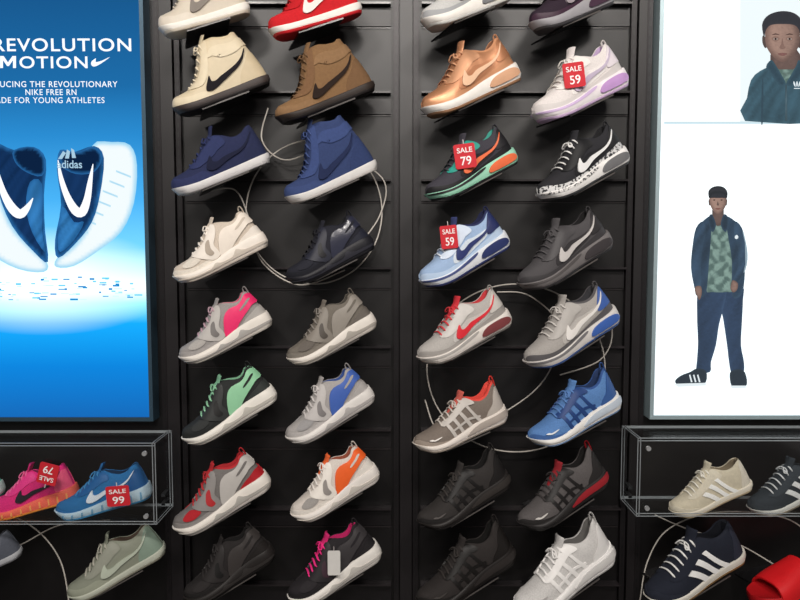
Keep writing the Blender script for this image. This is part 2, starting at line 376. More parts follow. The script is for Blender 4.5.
W_=(226,222,216); BK=(24,23,25)
shoes=[
 ('high_top_sneaker','high',(158,-48,250,40),22,dict(base=(196,186,170),swoosh=(120,112,104),toe=(205,196,182),mid=(226,222,214),out=(200,190,175),lining=(60,52,45)),{'base':'leather'}),
 ('high_top_sneaker','high',(268,-48,362,42),22,dict(base=(190,28,36),swoosh=(225,220,215),toe=(190,28,36),eyestay=(176,22,30),mid=W_,out=(190,30,38),lining=(60,15,15)),{'base':'suede'}),
 ('running_sneaker','runner',(420,-45,510,33),25,dict(base=(186,186,184),guard=(150,152,154),eyestay=W_,heel=W_,swoosh=(90,95,100),mid=W_,out=(200,200,196),win=(120,120,124),lace=W_),{'base':'mesh'}),
 ('running_sneaker','runner',(528,-42,614,36),25,dict(base=(42,30,42),guard=(58,36,52),eyestay=(40,28,36),heel=(70,40,60),swoosh=(150,140,146),mid=(150,148,152),out=(60,58,60),win=(70,50,66),lace=BK),{'base':'mesh'}),
 ('high_top_sneaker','high',(172,32,270,117),24,dict(base=(200,186,158),toe=(210,197,170),eyestay=(208,195,168),heel=(194,178,148),strap=(208,195,168),swoosh=(24,20,26),mid=(62,54,52),out=(34,30,30),lining=(80,66,50),collar=(198,182,152),lace=(214,202,178)),{'base':'leather','swoosh':'suede'}),
 ('high_top_sneaker','high',(275,42,375,122),24,dict(base=(124,94,64),toe=(132,102,72),eyestay=(114,84,58),heel=(112,84,58),strap=(132,102,72),swoosh=(38,26,20),mid=(46,38,34),out=(28,24,24),lining=(52,38,28),lace=(110,84,60)),{'base':'suede','swoosh':'suede'}),
 ('running_sneaker','runner',(420,34,521,119),26,dict(base=(190,134,98),guard=(202,146,108),panel=(178,122,88),eyestay=(206,152,116),heel=(188,130,94),swoosh=(224,184,152),mid=W_,out=(150,112,84),win=(206,160,128),lace=(196,146,112),lining=(120,78,56)),{'base':'metal'}),
 ('running_sneaker','runner',(530,40,629,124),26,dict(base=(214,208,206),guard=(200,195,193),panel=(224,220,217),eyestay=(226,222,218),heel=(214,206,212),swoosh=(184,172,192),mid=(226,220,222),out=(204,176,212),win=(190,150,204),lace=W_,line=(200,176,212),lining=(180,156,190)),{'base':'mesh'}),
 ('low_top_sneaker','low',(171,125,270,196),24,dict(base=(36,42,74),toe=(42,49,86),eyestay=(42,50,88),heel=(34,40,70),swoosh=(22,26,50),mid=(206,204,204),out=(190,188,188),lining=(28,32,54),lace=(44,52,92)),{'base':'suede','swoosh':'suede'}),
 ('high_top_sneaker','high',(284,115,377,204),25,dict(base=(48,62,102),toe=(54,69,112),eyestay=(54,70,116),heel=(44,58,98),strap=(56,72,118),swoosh=(30,40,74),mid=(208,206,204),out=(196,192,188),lining=(34,44,78),lace=(60,76,122)),{'base':'suede','swoosh':'suede'}),
 ('running_sneaker','runner',(424,124,518,201),27,dict(base=(60,58,66),guard=(28,27,30),panel=(40,38,42),eyestay=(46,146,132),heel=(34,33,36),swoosh=(226,110,70),mid=(150,206,180),out=(40,40,42),win=(226,110,70),line=(36,36,38),lace=(70,68,74),lining=(64,150,136)),{'base':'mesh'}),
 ('running_sneaker','runner',(535,121,630,201),27,dict(base=(40,40,44),guard=(205,205,205),panel=(30,30,33),eyestay=(26,26,28),heel=(34,34,36),swoosh=(225,225,225),mid=(226,224,222),out=(60,60,62),win=(110,110,112),line=(210,208,206),lace=(225,224,222),lining=(28,28,30)),{'base':'mesh','guard':'print','line':'print'}),
 ('strap_running_sneaker','huar',(172,208,268,281),26,dict(base=(196,184,170),toe=(218,210,198),vamp=(210,202,190),eyestay=(222,214,204),hole=(160,148,134),cage=(226,218,208),strap=(224,214,202),mid=(228,220,210),out=(204,194,182),line=(200,190,178),lace=(226,218,208),lining=(140,128,116)),{'base':'mesh'}),
 ('strap_running_sneaker','huar',(285,213,375,281),26,dict(base=(30,31,40),toe=(26,27,34),vamp=(34,35,44),eyestay=(36,38,50),hole=(18,18,22),cage=(34,36,48),strap=(44,46,62),mid=(28,28,34),out=(22,22,26),line=(44,44,52),lace=(30,30,36),lining=(18,18,20)),{'base':'mesh','strap':'gloss'}),
 ('running_sneaker','runner',(418,206,510,287),28,dict(base=(150,174,206),guard=(176,196,220),panel=(206,216,226),eyestay=(200,212,228),heel=(40,48,92),swoosh=(44,54,104),mid=(214,218,224),out=(50,58,104),win=(44,54,100),lace=(214,220,228),collar=(40,46,84),tongue=(52,60,104),line=(60,72,120),lining=(34,38,70)),{'base':'mesh'}),
 ('running_sneaker','runner',(516,209,613,287),28,dict(base=(74,72,74),guard=(58,56,58),panel=(50,48,50),eyestay=(66,64,66),heel=(46,44,46),swoosh=(192,188,186),mid=(108,104,104),out=(50,48,50),win=(60,56,58),lace=(78,76,78),line=(78,74,74),lining=(30,29,30)),{'base':'mesh'}),
 ('strap_running_sneaker','huar',(178,290,272,360),26,dict(base=(144,140,138),toe=(156,152,150),vamp=(166,162,158),eyestay=(176,172,168),hole=(110,106,104),cage=(170,166,162),strap=(226,44,104),mid=(222,216,208),out=(196,190,182),line=(170,166,162),lace=(180,150,160),lining=(224,60,110),collar=(150,146,144)),{'base':'mesh'}),
 ('strap_running_sneaker','huar',(286,293,377,360),26,dict(base=(108,102,94),toe=(122,116,108),vamp=(100,94,88),eyestay=(128,122,114),hole=(74,68,62),cage=(104,98,92),strap=(140,134,126),mid=(220,214,206),out=(186,180,172),line=(170,164,156),lace=(130,124,118),lining=(70,66,60)),{'base':'mesh'}),
 ('running_sneaker','runner',(416,287,512,362),25,dict(base=(172,168,164),guard=(150,146,142),panel=(190,186,182),eyestay=(196,192,188),heel=(194,190,184),swoosh=(210,44,56),mid=(216,210,204),out=(120,116,112),win=(120,60,62),lace=(204,60,66),line=(160,156,152),lining=(196,60,66),tongue=(200,50,60),collar=(170,166,162)),{'base':'mesh'}),
 ('running_sneaker','runner',(522,285,620,364),28,dict(base=(158,154,150),guard=(84,82,84),panel=(176,172,168),eyestay=(168,164,160),heel=(60,92,160),swoosh=(224,220,216),mid=(206,202,198),out=(60,86,140),win=(60,96,170),lace=(190,186,182),line=(110,108,110),collar=(84,82,84),lining=(56,56,60)),{'base':'mesh'}),
 ('strap_running_sneaker','huar',(181,365,277,441),28,dict(base=(40,42,42),toe=(34,36,36),vamp=(50,52,52),eyestay=(46,48,48),hole=(24,24,24),cage=(52,56,54),strap=(140,196,156),mid=(226,222,214),out=(200,196,188),line=(190,186,178),lace=(130,180,146),lining=(120,170,138),tongue=(120,170,138)),{'base':'mesh'}),
 ('strap_running_sneaker','huar',(285,368,375,439),28,dict(base=(160,156,154),toe=(176,172,170),vamp=(150,148,148),eyestay=(182,178,176),hole=(120,116,116),cage=(170,166,164),strap=(64,96,172),mid=(216,212,208),out=(180,176,172),line=(176,172,170),lace=(196,192,190),lining=(60,86,150),tongue=(160,156,154)),{'base':'mesh'}),
 ('cage_running_sneaker','pres',(412,383,508,446),18,dict(base=(118,108,100),toe=(150,138,128),eyestay=(190,184,178),cage=(180,172,164),swoosh=(230,225,220),mid=(218,210,202),out=(150,140,130),line=(170,160,152),lace=(196,190,182),lining=(216,74,64),collar=(216,74,64),tongue=(190,90,80),tab=(216,64,56)),{'base':'knit'}),
 ('cage_running_sneaker','pres',(526,373,622,436),22,dict(base=(84,124,178),toe=(60,96,152),eyestay=(34,62,116),cage=(54,88,146),swoosh=(220,225,230),mid=(222,220,216),out=(120,146,184),line=(186,196,208),lace=(88,126,182),lining=(36,54,92),collar=(50,80,136)),{'base':'knit'}),
 ('strap_running_sneaker','huar',(172,455,271,528),27,dict(base=(110,106,104),toe=(134,130,128),vamp=(170,34,42),eyestay=(134,130,128),hole=(170,40,44),cage=(170,34,42),strap=(180,176,172),mid=(224,218,210),out=(196,190,184),line=(176,172,166),lace=(170,44,48),lining=(170,40,46),collar=(176,40,46),tongue=(176,40,46)),{'base':'mesh'}),
 ('strap_running_sneaker','huar',(290,447,380,516),26,dict(base=(206,198,190),toe=(216,210,202),vamp=(150,146,142),eyestay=(226,220,212),hole=(140,134,130),cage=(222,216,208),strap=(232,98,42),mid=(222,216,210),out=(206,200,194),line=(200,194,186),lace=(226,220,214),lining=(150,80,60),tongue=(226,100,50)),{'base':'mesh'}),
 ('cage_running_sneaker','pres',(416,452,511,521),24,dict(base=(48,45,44),toe=(32,30,30),eyestay=(24,22,22),cage=(30,28,28),swoosh=(84,80,78),mid=(38,35,34),out=(26,24,24),line=(52,48,46),lace=(58,54,52),lining=(20,19,19)),{'base':'knit'}),
 ('cage_running_sneaker','pres',(516,449,609,522),26,dict(base=(86,82,82),toe=(38,36,36),eyestay=(30,28,28),cage=(42,40,40),swoosh=(200,196,192),mid=(42,40,40),out=(34,32,32),line=(150,36,44),lace=(60,56,56),lining=(30,28,28),tab=(170,30,40),tongue=(140,34,42)),{'base':'knit'}),
 ('strap_running_sneaker','huar',(183,528,275,599),26,dict(base=(36,33,33),toe=(30,28,28),vamp=(42,39,39),eyestay=(40,37,37),hole=(18,17,17),cage=(36,33,32),strap=(56,52,51),mid=(38,35,34),out=(24,22,22),line=(50,47,46),lace=(42,39,39),lining=(20,19,19)),{'base':'mesh'}),
 ('strap_running_sneaker','huar',(287,526,382,598),26,dict(base=(36,33,36),toe=(30,28,30),vamp=(42,39,42),eyestay=(40,37,40),hole=(60,40,50),cage=(38,36,38),strap=(58,55,57),mid=(226,222,216),out=(200,196,190),line=(196,192,186),lace=(226,44,126),lining=(190,36,100),tongue=(206,40,110)),{'base':'mesh'}),
 ('cage_running_sneaker','pres',(415,528,516,597),24,dict(base=(44,40,39),toe=(28,26,25),eyestay=(22,20,19),cage=(28,25,24),swoosh=(60,56,54),mid=(32,29,28),out=(24,21,20),line=(44,40,39),lace=(50,46,44),lining=(18,17,16)),{'base':'knit'}),
 ('cage_running_sneaker','pres',(512,526,616,602),26,dict(base=(200,198,196),toe=(224,222,220),eyestay=(234,232,230),cage=(222,220,218),swoosh=(170,168,166),mid=(230,228,226),out=(206,204,202),line=(210,208,206),lace=(234,232,230),lining=(110,108,106)),{'base':'knit'}),
]
shoeW=[]
for nm,st,bb,pt,col,kd in shoes:
    shoeW.append(place(nm,shoe_mesh(st,col,kd),bb,pt,18))
def side(nm,st,bb,pt,col,kd,ps,yaw=8,y=-.13,shelf=False):
    Wv=place(nm,shoe_mesh(st,col,kd,ps),bb,pt,yaw,y,0,shelf); shoeW.append(Wv); return Wv
side('knit_running_shoe','runner',(-14,462,80,521),13,dict(base=(226,44,124),toe=(234,70,136),eyestay=(236,60,140),heel=(240,90,130),swoosh=(36,30,40),mid=(244,110,90),out=(244,150,60),line=(250,170,100),lace=(240,110,160),lining=(120,30,70)),{'base':'knit'},'free')
side('knit_running_shoe','runner',(54,464,153,519),13,dict(base=(40,108,164),toe=(44,114,174),eyestay=(34,94,152),heel=(32,86,142),swoosh=(216,226,236),mid=(176,200,214),out=(60,136,184),line=(110,158,190),lace=(64,134,184),lining=(18,48,80)),{'base':'knit'},'free')
side('knit_running_shoe','runner',(-92,462,6,518),13,dict(base=(90,180,156),toe=(90,180,156),eyestay=(80,170,146),heel=(70,160,136),swoosh=(30,40,40),mid=(200,220,212),out=(70,160,136),lace=(90,180,156),lining=(30,70,60)),{'base':'knit'},'free')
side('low_top_sneaker','low',(67,524,166,601),25,dict(base=(130,134,120),toe=(148,152,136),eyestay=(140,142,130),heel=(128,146,132),swoosh=(176,184,168),mid=(180,184,170),out=(140,138,124),lace=(164,162,150),lining=(80,66,56)),{'base':'leather'},'low',yaw=18,y=-.16,shelf=True)
side('low_top_sneaker','low',(-66,530,23,590),20,dict(base=(90,94,104),toe=(96,100,110),eyestay=(100,104,114),heel=(80,84,94),mid=(170,172,176),out=(120,120,124),lace=(150,150,154),lining=(40,42,48)),{'base':'suede'},'low',yaw=18,y=-.16,shelf=True)
side('striped_low_sneaker','low',(668,462,753,514),20,dict(base=(206,196,174),toe=(216,207,188),eyestay=(216,207,188),heel=(220,212,196),stripe=(250,249,246),mid=(228,220,204),out=(200,182,150),lace=(236,231,220),lining=(140,126,104)),{'base':'suede'},'three')
side('striped_low_sneaker','low',(746,460,838,511),18,dict(base=(48,54,60),toe=(52,58,64),eyestay=(56,62,68),heel=(44,50,56),stripe=(228,230,230),mid=(212,212,206),out=(160,150,130),lace=(206,208,210),lining=(30,34,38)),{'base':'suede'},'three')
side('striped_low_sneaker','low',(643,528,746,599),20,dict(base=(28,32,44),toe=(34,38,50),eyestay=(28,32,44),heel=(40,44,58),stripe=(236,236,234),mid=(206,202,192),out=(150,116,76),lace=(220,220,218),lining=(22,24,32)),{'base':'suede'},'three',yaw=18,y=-.16,shelf=True)

def slide():
    B=Bd(); red=mat((206,26,32),'rubber'); dk=mat((170,20,26),'rubber')
    us=np.linspace(0,1,30); rows=[]
    Wf=cfn([(0,.13),(.25,.17),(.55,.135),(.85,.14),(1,.13)]); tz=cfn([(0,.10),(.3,.085),(.6,.10),(1,.13)])
    for u in us:
        w=float(Wf(u)*cap(u,.2,.14)); t=float(tz(u)); sp=.04*max(0,(.3-u)/.3)**2
        prof=[(0,0),(w*.9,0),(w,.02),(w*1.02,t*.6),(w,t),(w*.93,t+.012),(w*.82,t),(0,t-.012)]
        h=[np.array([u,-a,z+sp]) for a,z in prof]; rows.append(h+[q*np.array([1,-1,1]) for q in h[1:-1]][::-1])
    n=len(rows[0]); V=np.array(rows).reshape(-1,3)
    B.add(V,[(i*n+j,(i+1)*n+j,(i+1)*n+(j+1)%n,i*n+(j+1)%n) for i in range(29) for j in range(n)],dk)
    rows=[]
    for i in range(15):
        s=i/14; x=.17+.36*s; w=float(Wf(x))+.012; top=.21+.07*s
        o=[];inn=[]
        for k in range(17):
            a=math.pi*k/16; e=.06*math.sin(a)
            o.append((x+e*.4,-w*math.copysign(abs(math.cos(a))**.75,math.cos(a)),.03+(top-.03)*math.sin(a)**.7)); inn.append((x+e*.4,-(w-.02)*math.copysign(abs(math.cos(a))**.75,math.cos(a)),.03+(top-.05)*math.sin(a)**.7))
        rows.append(o+inn[::-1])
    n=34; V=np.array(rows).reshape(-1,3)
    B.add(V,[(i*n+j,(i+1)*n+j,(i+1)*n+(j+1)%n,i*n+(j+1)%n) for i in range(14) for j in range(n)]+[tuple(range(n)),tuple(14*n+j for j in range(n))[::-1]],red)
    return B
place('slide_sandal',slide(),(746,553,846,602),16,18,-.16)

# ---------------------------------------------------------------- room shell
blk=mat((14,12,13),'wallblack'); blk2=mat((24,21,23),'wallblack'); seam=mat((8,8,9),'wallblack')
b=Bd(); b.box((-3,0,0),(3,.1,3.4),blk); mkobj('wall_back',b)
b=Bd(); b.box((-3,-5,-.05),(3,.1,0),mat((70,66,62),'gloss')); mkobj('floor',b)
b=Bd(); b.box((-3,-5,3.4),(3,.1,3.45),mat((60,60,62),'paper')); mkobj('ceiling',b)
def wx(px,py=250,y=0): return P(px,py,y)[0]
def wz(py,y=0): return P(400,py,y)[2]
def upright(a,bx):
    b=Bd(); x0=wx(a,y=-.03); x1=wx(bx,y=-.03)
    b.box((x0,-.03,0.0),(x1,-.001,3.4),blk2)
    for sx in (x0-.012,x1+.012):
        b.box((sx-.008,-.02,0),(sx+.008,-.001,3.4),mat((36,33,35),'metal'))
        z=.4
        while z<2.6:
            b.box((sx-.0025,-.0206,z),(sx+.0025,-.0199,z+.014),seam); z+=.028
    mkobj('slotted_upright',b)
upright(164,176); upright(400,412); upright(634,642)
for a,c in ((187,391),(421,624)):
    for py in (15,103,190,277,355,437,515,590):
        b=Bd(); z=wz(py-8); x0=wx(a);x1=wx(c)
        b.box((x0,-.03,z),(x1,-.001,z+.006),mat((42,38,40),'gloss'))
        b.box((x0,-.006,z-.06),(x1,-.001,z-.004),mat((20,17,19),'wallblack'))
        b.box((x0,-.004,z-.066),(x1,-.001,z-.063),mat((50,46,47),'gloss'))
        mkobj('slat_ledge',b)
def wire(name,pts,closed=False,y=-.04,r=.0022):
    cu=bpy.data.curves.new(name,'CURVE'); cu.dimensions='3D'; cu.bevel_depth=r; cu.bevel_resolution=2
    sp=cu.splines.new('POLY'); q=smoothpoly([tuple(P(px,py,y)) for px,py in pts],8,closed)
    sp.points.add(len(q)-1)
    for i,p in enumerate(q): sp.points[i].co=(*p,1)
    sp.use_cyclic_u=closed
    cu.materials.append(mat((200,194,186),'rubber')); o=bpy.data.objects.new(name,cu); scene.collection.objects.link(o)
cir=lambda cx,cy,rx,ry,n=14:[(cx+rx*math.cos(2*math.pi*k/n),cy+ry*math.sin(2*math.pi*k/n)) for k in range(n)]
wire('decorative_wire_loop',cir(314,212,68,72),True)
wire('decorative_wire_loop',[(268,108),(262,140),(285,160),(330,150),(382,178),(380,215),(355,250)],y=-.046)
wire('decorative_wire_loop',[(205,192),(235,190),(250,222),(262,262),(300,285),(345,270)],y=-.046)
wire('decorative_wire_loop',cir(516,368,89,84),True)
wire('decorative_wire_loop',[(497,292),(530,296),(560,330),(540,385),(480,425),(440,432),(425,400)],y=-.046)
wire('decorative_wire_loop',[(595,285),(612,330),(600,360),(560,375)],y=-.046)
wire('decorative_wire_loop',[(640,600),(648,560),(670,528),(720,512),(790,520),(830,560)],y=-.04)
wire('decorative_wire_loop',[(655,515),(690,530),(740,545),(790,575)],y=-.046)
wire('decorative_wire_loop',[(-20,505),(30,525),(60,560),(70,610)],y=-.04)
wire('decorative_wire_loop',[(-20,560),(20,545),(60,525),(110,520)],y=-.046)

# ---------------------------------------------------------------- light boxes
def blue_mat():
    m=bpy.data.materials.new('blue_backlit_poster'); m.use_nodes=True; nt=m.node_tree; nt.nodes.clear(); N=nt.nodes.new; L=nt.links.new
    o=N('ShaderNodeOutputMaterial'); e=N('ShaderNodeEmission'); tc=N('ShaderNodeTexCoord'); sx=N('ShaderNodeSeparateXYZ'); L(tc.outputs['Object'],sx.inputs[0])
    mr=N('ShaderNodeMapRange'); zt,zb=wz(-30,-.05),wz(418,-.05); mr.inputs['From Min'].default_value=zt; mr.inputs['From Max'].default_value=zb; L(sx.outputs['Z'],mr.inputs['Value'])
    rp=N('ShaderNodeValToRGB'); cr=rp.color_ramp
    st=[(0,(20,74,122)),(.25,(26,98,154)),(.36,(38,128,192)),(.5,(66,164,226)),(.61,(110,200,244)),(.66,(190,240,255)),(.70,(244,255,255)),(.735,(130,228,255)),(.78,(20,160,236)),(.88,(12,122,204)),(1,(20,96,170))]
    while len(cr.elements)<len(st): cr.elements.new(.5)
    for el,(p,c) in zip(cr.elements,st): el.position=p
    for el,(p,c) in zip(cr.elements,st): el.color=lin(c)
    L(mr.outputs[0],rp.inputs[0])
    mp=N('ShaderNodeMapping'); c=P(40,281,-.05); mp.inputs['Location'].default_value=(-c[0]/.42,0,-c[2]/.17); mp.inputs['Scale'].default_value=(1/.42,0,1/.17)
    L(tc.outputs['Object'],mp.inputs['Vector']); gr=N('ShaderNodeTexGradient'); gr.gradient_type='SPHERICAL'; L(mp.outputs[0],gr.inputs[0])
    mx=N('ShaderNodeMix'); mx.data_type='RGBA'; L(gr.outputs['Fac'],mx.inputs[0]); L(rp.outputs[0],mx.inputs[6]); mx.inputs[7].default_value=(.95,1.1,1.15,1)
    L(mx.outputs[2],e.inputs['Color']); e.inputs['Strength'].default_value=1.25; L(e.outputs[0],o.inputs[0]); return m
def white_mat():
    m=bpy.data.materials.new('white_backlit_poster'); m.use_nodes=True; nt=m.node_tree; nt.nodes.clear(); N=nt.nodes.new; L=nt.links.new
    o=N('ShaderNodeOutputMaterial'); e=N('ShaderNodeEmission'); tc=N('ShaderNodeTexCoord'); ns=N('ShaderNodeTexNoise'); ns.inputs['Scale'].default_value=1.5
    rp=N('ShaderNodeValToRGB'); rp.color_ramp.elements[0].color=(.8,.95,1,1); rp.color_ramp.elements[1].color=(1,1,1,1)
    L(tc.outputs['Object'],ns.inputs['Vector']); L(ns.outputs['Fac'],rp.inputs[0]); L(rp.outputs[0],e.inputs['Color']); e.inputs['Strength'].default_value=1.4; L(e.outputs[0],o.inputs[0]); return m
YP=-.05
def lightbox(name,pa,pb,pbot,m,edgecol):
    root=empty(name); x0,x1=wx(pa,y=YP),wx(pb,y=YP); z0=wz(pbot,YP); z1=3.0
    b=Bd(); b.box((x0,YP+.002,z0),(x1,-.001,z1),mat((60,60,62),'paper')); mkobj('cabinet',b,parent=root)
    b=Bd(); b.add([(x0,YP,z0),(x1,YP,z0),(x1,YP,z1),(x0,YP,z1)],[(0,1,2,3)],m); mkobj('poster_face',b,parent=root)
    t=.012; b=Bd(); fm=mat(edgecol,'metal')
    for a,c in (((x0-t,YP-.008,z0-t),(x0,-.001,z1)),((x1,YP-.008,z0-t),(x1+t,-.001,z1)),((x0,YP-.008,z0-t),(x1,-.001,z0))): b.box(a,c,fm)
    mkobj('frame',b,parent=root); return root
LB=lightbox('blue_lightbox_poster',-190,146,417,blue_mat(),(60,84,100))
RB=lightbox('white_lightbox_poster',657,1010,415,white_mat(),(170,190,196))
def poly(name,pts,m,parent,y,sm=3):
    q=smoothpoly(pts,sm) if sm>1 else pts
    bm=bmesh.new(); vs=[bm.verts.new(tuple(P(p[0],p[1],y))) for p in q]; f=bm.faces.new(vs); bmesh.ops.triangulate(bm,faces=[f])
    me=bpy.data.meshes.new(name); bm.to_mesh(me); bm.free(); me.materials.append(m); o=bpy.data.objects.new(name,me); scene.collection.objects.link(o); o.parent=parent; return o
# printed shape: edge, side and fold shading, plus overexposure haze, put into vertex colours
HAZE=[0.0]
def shp(name,pts,c,parent,y,edge=None,g=3.0,d0=5,side=0.0,fold=0.0,camo=None,sm=3):
    q=[np.array(p,float) for p in (smoothpoly(pts,sm) if sm>1 else pts)]
    bm=bmesh.new(); vs=[bm.verts.new((p[0],p[1],0)) for p in q]; f=bm.faces.new(vs); bmesh.ops.triangulate(bm,faces=[f])
    A=np.array(q)
    for ax in (0,1):
        for a in np.arange(A[:,ax].min()+g*.7,A[:,ax].max(),g):
            co=[0,0,0];co[ax]=float(a);no=[0,0,0];no[ax]=1
            bmesh.ops.bisect_plane(bm,geom=bm.verts[:]+bm.edges[:]+bm.faces[:],plane_co=co,plane_no=no,dist=1e-4)
    bm.verts.index_update(); V=np.array([v.co[:2] for v in bm.verts]); Fc=[tuple(v.index for v in f.verts) for f in bm.faces]; bm.free()
    D=np.full(len(V),1e9)
    for i in range(len(A)):
        a=A[i-1];b_=A[i];ab=b_-a; L2=max((ab**2).sum(),1e-9); t=np.clip(((V-a)@ab)/L2,0,1); D=np.minimum(D,np.linalg.norm(V-(a+t[:,None]*ab),axis=1))
    s=np.clip(D/d0,0,1); s=s*s*(3-2*s)
    C=np.array(lin(c)[:3]); E=np.array(lin(edge)[:3]) if edge else C*.45
    col=E+(C-E)*s[:,None]
    if camo is not None:
        k=np.sin(V[:,0]*.55+np.sin(V[:,1]*.4)*1.6)+np.sin(V[:,1]*.47+np.sin(V[:,0]*.33)*2.0); k=np.clip(k*1.5+.5,0,1)[:,None]
        col=col*(1-k)+np.array(lin(camo)[:3])*k
    nx=(V[:,0]-A[:,0].min())/(A[:,0].max()-A[:,0].min())
    rng=np.random.RandomState(len(V))
    m=1+side*(nx-.5)*2+fold*np.sin(V[:,0]*.37+V[:,1]*.21+3*np.sin(V[:,1]*.07+V[:,0]*.05))*np.sin(V[:,1]*.13+V[:,0]*.19+1.3)+(.06*rng.randn(len(V)) if HAZE[0]>0 else 0)
    col=np.clip(col*m[:,None],0,1.2)
    col=col*(1-HAZE[0])+np.array([.75,.92,1.0])*HAZE[0]
    me=bpy.data.meshes.new(name); me.from_pydata([tuple(P(a,b2,y)) for a,b2 in V],[],Fc)
    at=me.color_attributes.new('Col','FLOAT_COLOR','POINT'); at.data.foreach_set('color',np.hstack([col,np.ones((len(V),1))]).astype(np.float32).ravel())
    me.materials.append(printmat()); o=bpy.data.objects.new(name,me); scene.collection.objects.link(o); o.parent=parent; return o
def text(s,xl,xr,base,cap_,m,parent,y,name='lettering',off=.012,sp=1.12):
    cu=bpy.data.curves.new(name,'FONT'); cu.body=s; cu.size=1; cu.offset=off; cu.space_character=sp; cu.materials.append(m)
    o=bpy.data.objects.new(name,cu); scene.collection.objects.link(o); bpy.context.view_layer.update()
    w,h=o.dimensions.x,.72; pa=P(xl,base,y); pb=P(xr,base,y); pc=P(xl,base-cap_,y)
    o.rotation_euler=(math.pi/2,0,0); o.location=pa; o.scale=((pb[0]-pa[0])/w,(pc[2]-pa[2])/h,1); o.parent=parent; return o
WT=emis((245,250,255),1.15)
text('REVOLUTION',-8,130,51,13,WT,LB,YP-.001); text('IN',-34,-9,68,12,WT,LB,YP-.001)
# bold geometric M drawn as strokes, rest of the word as lettering
poly('lettering_m',[(0,68),(0,56),(3.6,56),(8,62.4),(12.4,56),(16,56),(16,68),(13,68),(13,60.2),(8.9,66),(7.1,66),(3,60.2),(3,68)],WT,LB,YP-.001,1)
text('OTION',19,87,68,12,WT,LB,YP-.001)
text('INTRODUCING THE REVOLUTIONARY',-33,117,87,6,WT,LB,YP-.001,off=.006); text('NIKE FREE RN',25,76,95,6,WT,LB,YP-.001,off=.006); text('MADE FOR YOUNG ATHLETES',-11,104,103,6,WT,LB,YP-.001,off=.002)
def swoosh2(x0,y0,x1,y1,m,par,y):
    base=[(1,0),(.6,.34),(.32,.5),(.2,.46),(.2,.3),(.26,.12),(.06,.38),(0,.66),(.07,.9),(.22,.94),(.5,.68)]
    poly('tick_mark',[(x0+(x1-x0)*u,y0+(y1-y0)*v) for u,v in base],m,par,y)
swoosh2(91,57,110,67,WT,LB,YP-.001)
y1_,y2_,y3_,y4_=YP-.001,YP-.002,YP-.003,YP-.004
SWH=(244,253,255); SWE=(160,218,246); NV=(20,50,92); NE=(40,104,164)
shp('art_sole',[(-34,150),(-12,143),(-4,152),(-2,185),(10,222),(30,246),(47,262),(44,272),(18,269),(-10,252),(-32,214)],SWH,LB,y1_,edge=SWE,d0=6)
shp('art_upper',[(-4,146),(14,150),(34,147),(46,160),(44,195),(45,230),(48,262),(34,252),(12,226),(-2,190)],NV,LB,y2_,edge=NE,d0=5,fold=.25)
shp('art_collar',[(14,150),(34,147),(45,160),(42,176),(26,172),(15,162)],(12,34,66),LB,y3_,edge=NE,d0=3)
shp('art_knit_zone',[(30,182),(42,184),(42,230),(45,252),(32,232),(26,206)],(50,118,178),LB,y3_,edge=NE,d0=4,fold=.3)
def ribbon(path,name='art_tick'):
    # tapered tick built from quads so that it stays a thin hook
    q=smoothpoly([(a,b) for a,b,_ in path],4,False); ws=smoothpoly([(w,0) for _,_,w in path],4,False)
    L=[];R=[]
    for i,p in enumerate(q):
        t=q[min(i+1,len(q)-1)]-q[max(i-1,0)]; t=t/np.linalg.norm(t); n=np.array([-t[1],t[0]])*ws[i][0]; L.append(p+n); R.append(p-n)
    bm=bmesh.new(); V=[bm.verts.new(tuple(P(a[0],a[1],y4_))) for a in L+R]; n=len(q)
    for i in range(n-1): bm.faces.new((V[i],V[i+1],V[n+i+1],V[n+i]))
    me=bpy.data.meshes.new(name); bm.to_mesh(me); bm.free(); me.materials.append(WT); o=bpy.data.objects.new(name,me); scene.collection.objects.link(o); o.parent=LB
ribbon([(-6,160,.4),(-2,176,2.2),(4,194,3.4),(12,208,4.6),(20,214,4.6),(27,208,3.0),(33,198,.4)])
shp('art_sole',[(92,146),(112,142),(130,145),(137,165),(134,203),(121,232),(98,251),(74,266),(56,267),(57,258),(74,245),(88,224),(96,190)],SWH,LB,y1_,edge=SWE,d0=6)
for k in range(9):
    x=132-k*6.4-(k*k*.12); yy=176+k*10.2-k*k*.15
    shp('art_sole_groove',[(x-16,yy-6),(x-1,yy),(x-1,yy+2),(x-16,yy-4)],(150,206,236),LB,y2_,edge=(190,230,248),d0=1.5,sm=1)
shp('art_upper',[(60,150),(74,152),(94,146),(104,158),(100,195),(92,222),(76,243),(58,258),(55,240),(61,205),(57,170)],NV,LB,y2_-.0003,edge=NE,d0=5,fold=.25)
shp('art_collar',[(62,151),(78,152),(94,147),(102,158),(94,172),(76,174),(62,166)],(12,34,66),LB,y3_,edge=NE,d0=3)
shp('art_knit_zone',[(62,206),(74,222),(84,222),(74,240),(60,252),(58,236)],(50,118,178),LB,y3_,edge=NE,d0=4,fold=.3)
ribbon([(58,160,.4),(61,178,2.2),(67,196,3.2),(75,210,4.4),(82,212,4.6),(87,200,3.6),(90,182,2.4),(93,164,.4)])
reflected_logo=emis((170,206,228),1)  # reflection of a sign opposite, painted on the poster as glowing logo shapes
text('adidas',57,82,168,8,reflected_logo,LB,YP-.005,sp=1)
for k in range(3): poly('reflected_logo_bar',[(58+k*7,159-k*0.5),(62+k*7,159-k*.5),(66+k*4,152-k*1.5+1),(63+k*4,150-k*1.5+1)],reflected_logo,LB,YP-.005,1)
random.seed(8)
glit=emis((210,250,255),1.15); glit2=emis((110,210,248),1.05); glit3=emis((40,146,214),1)
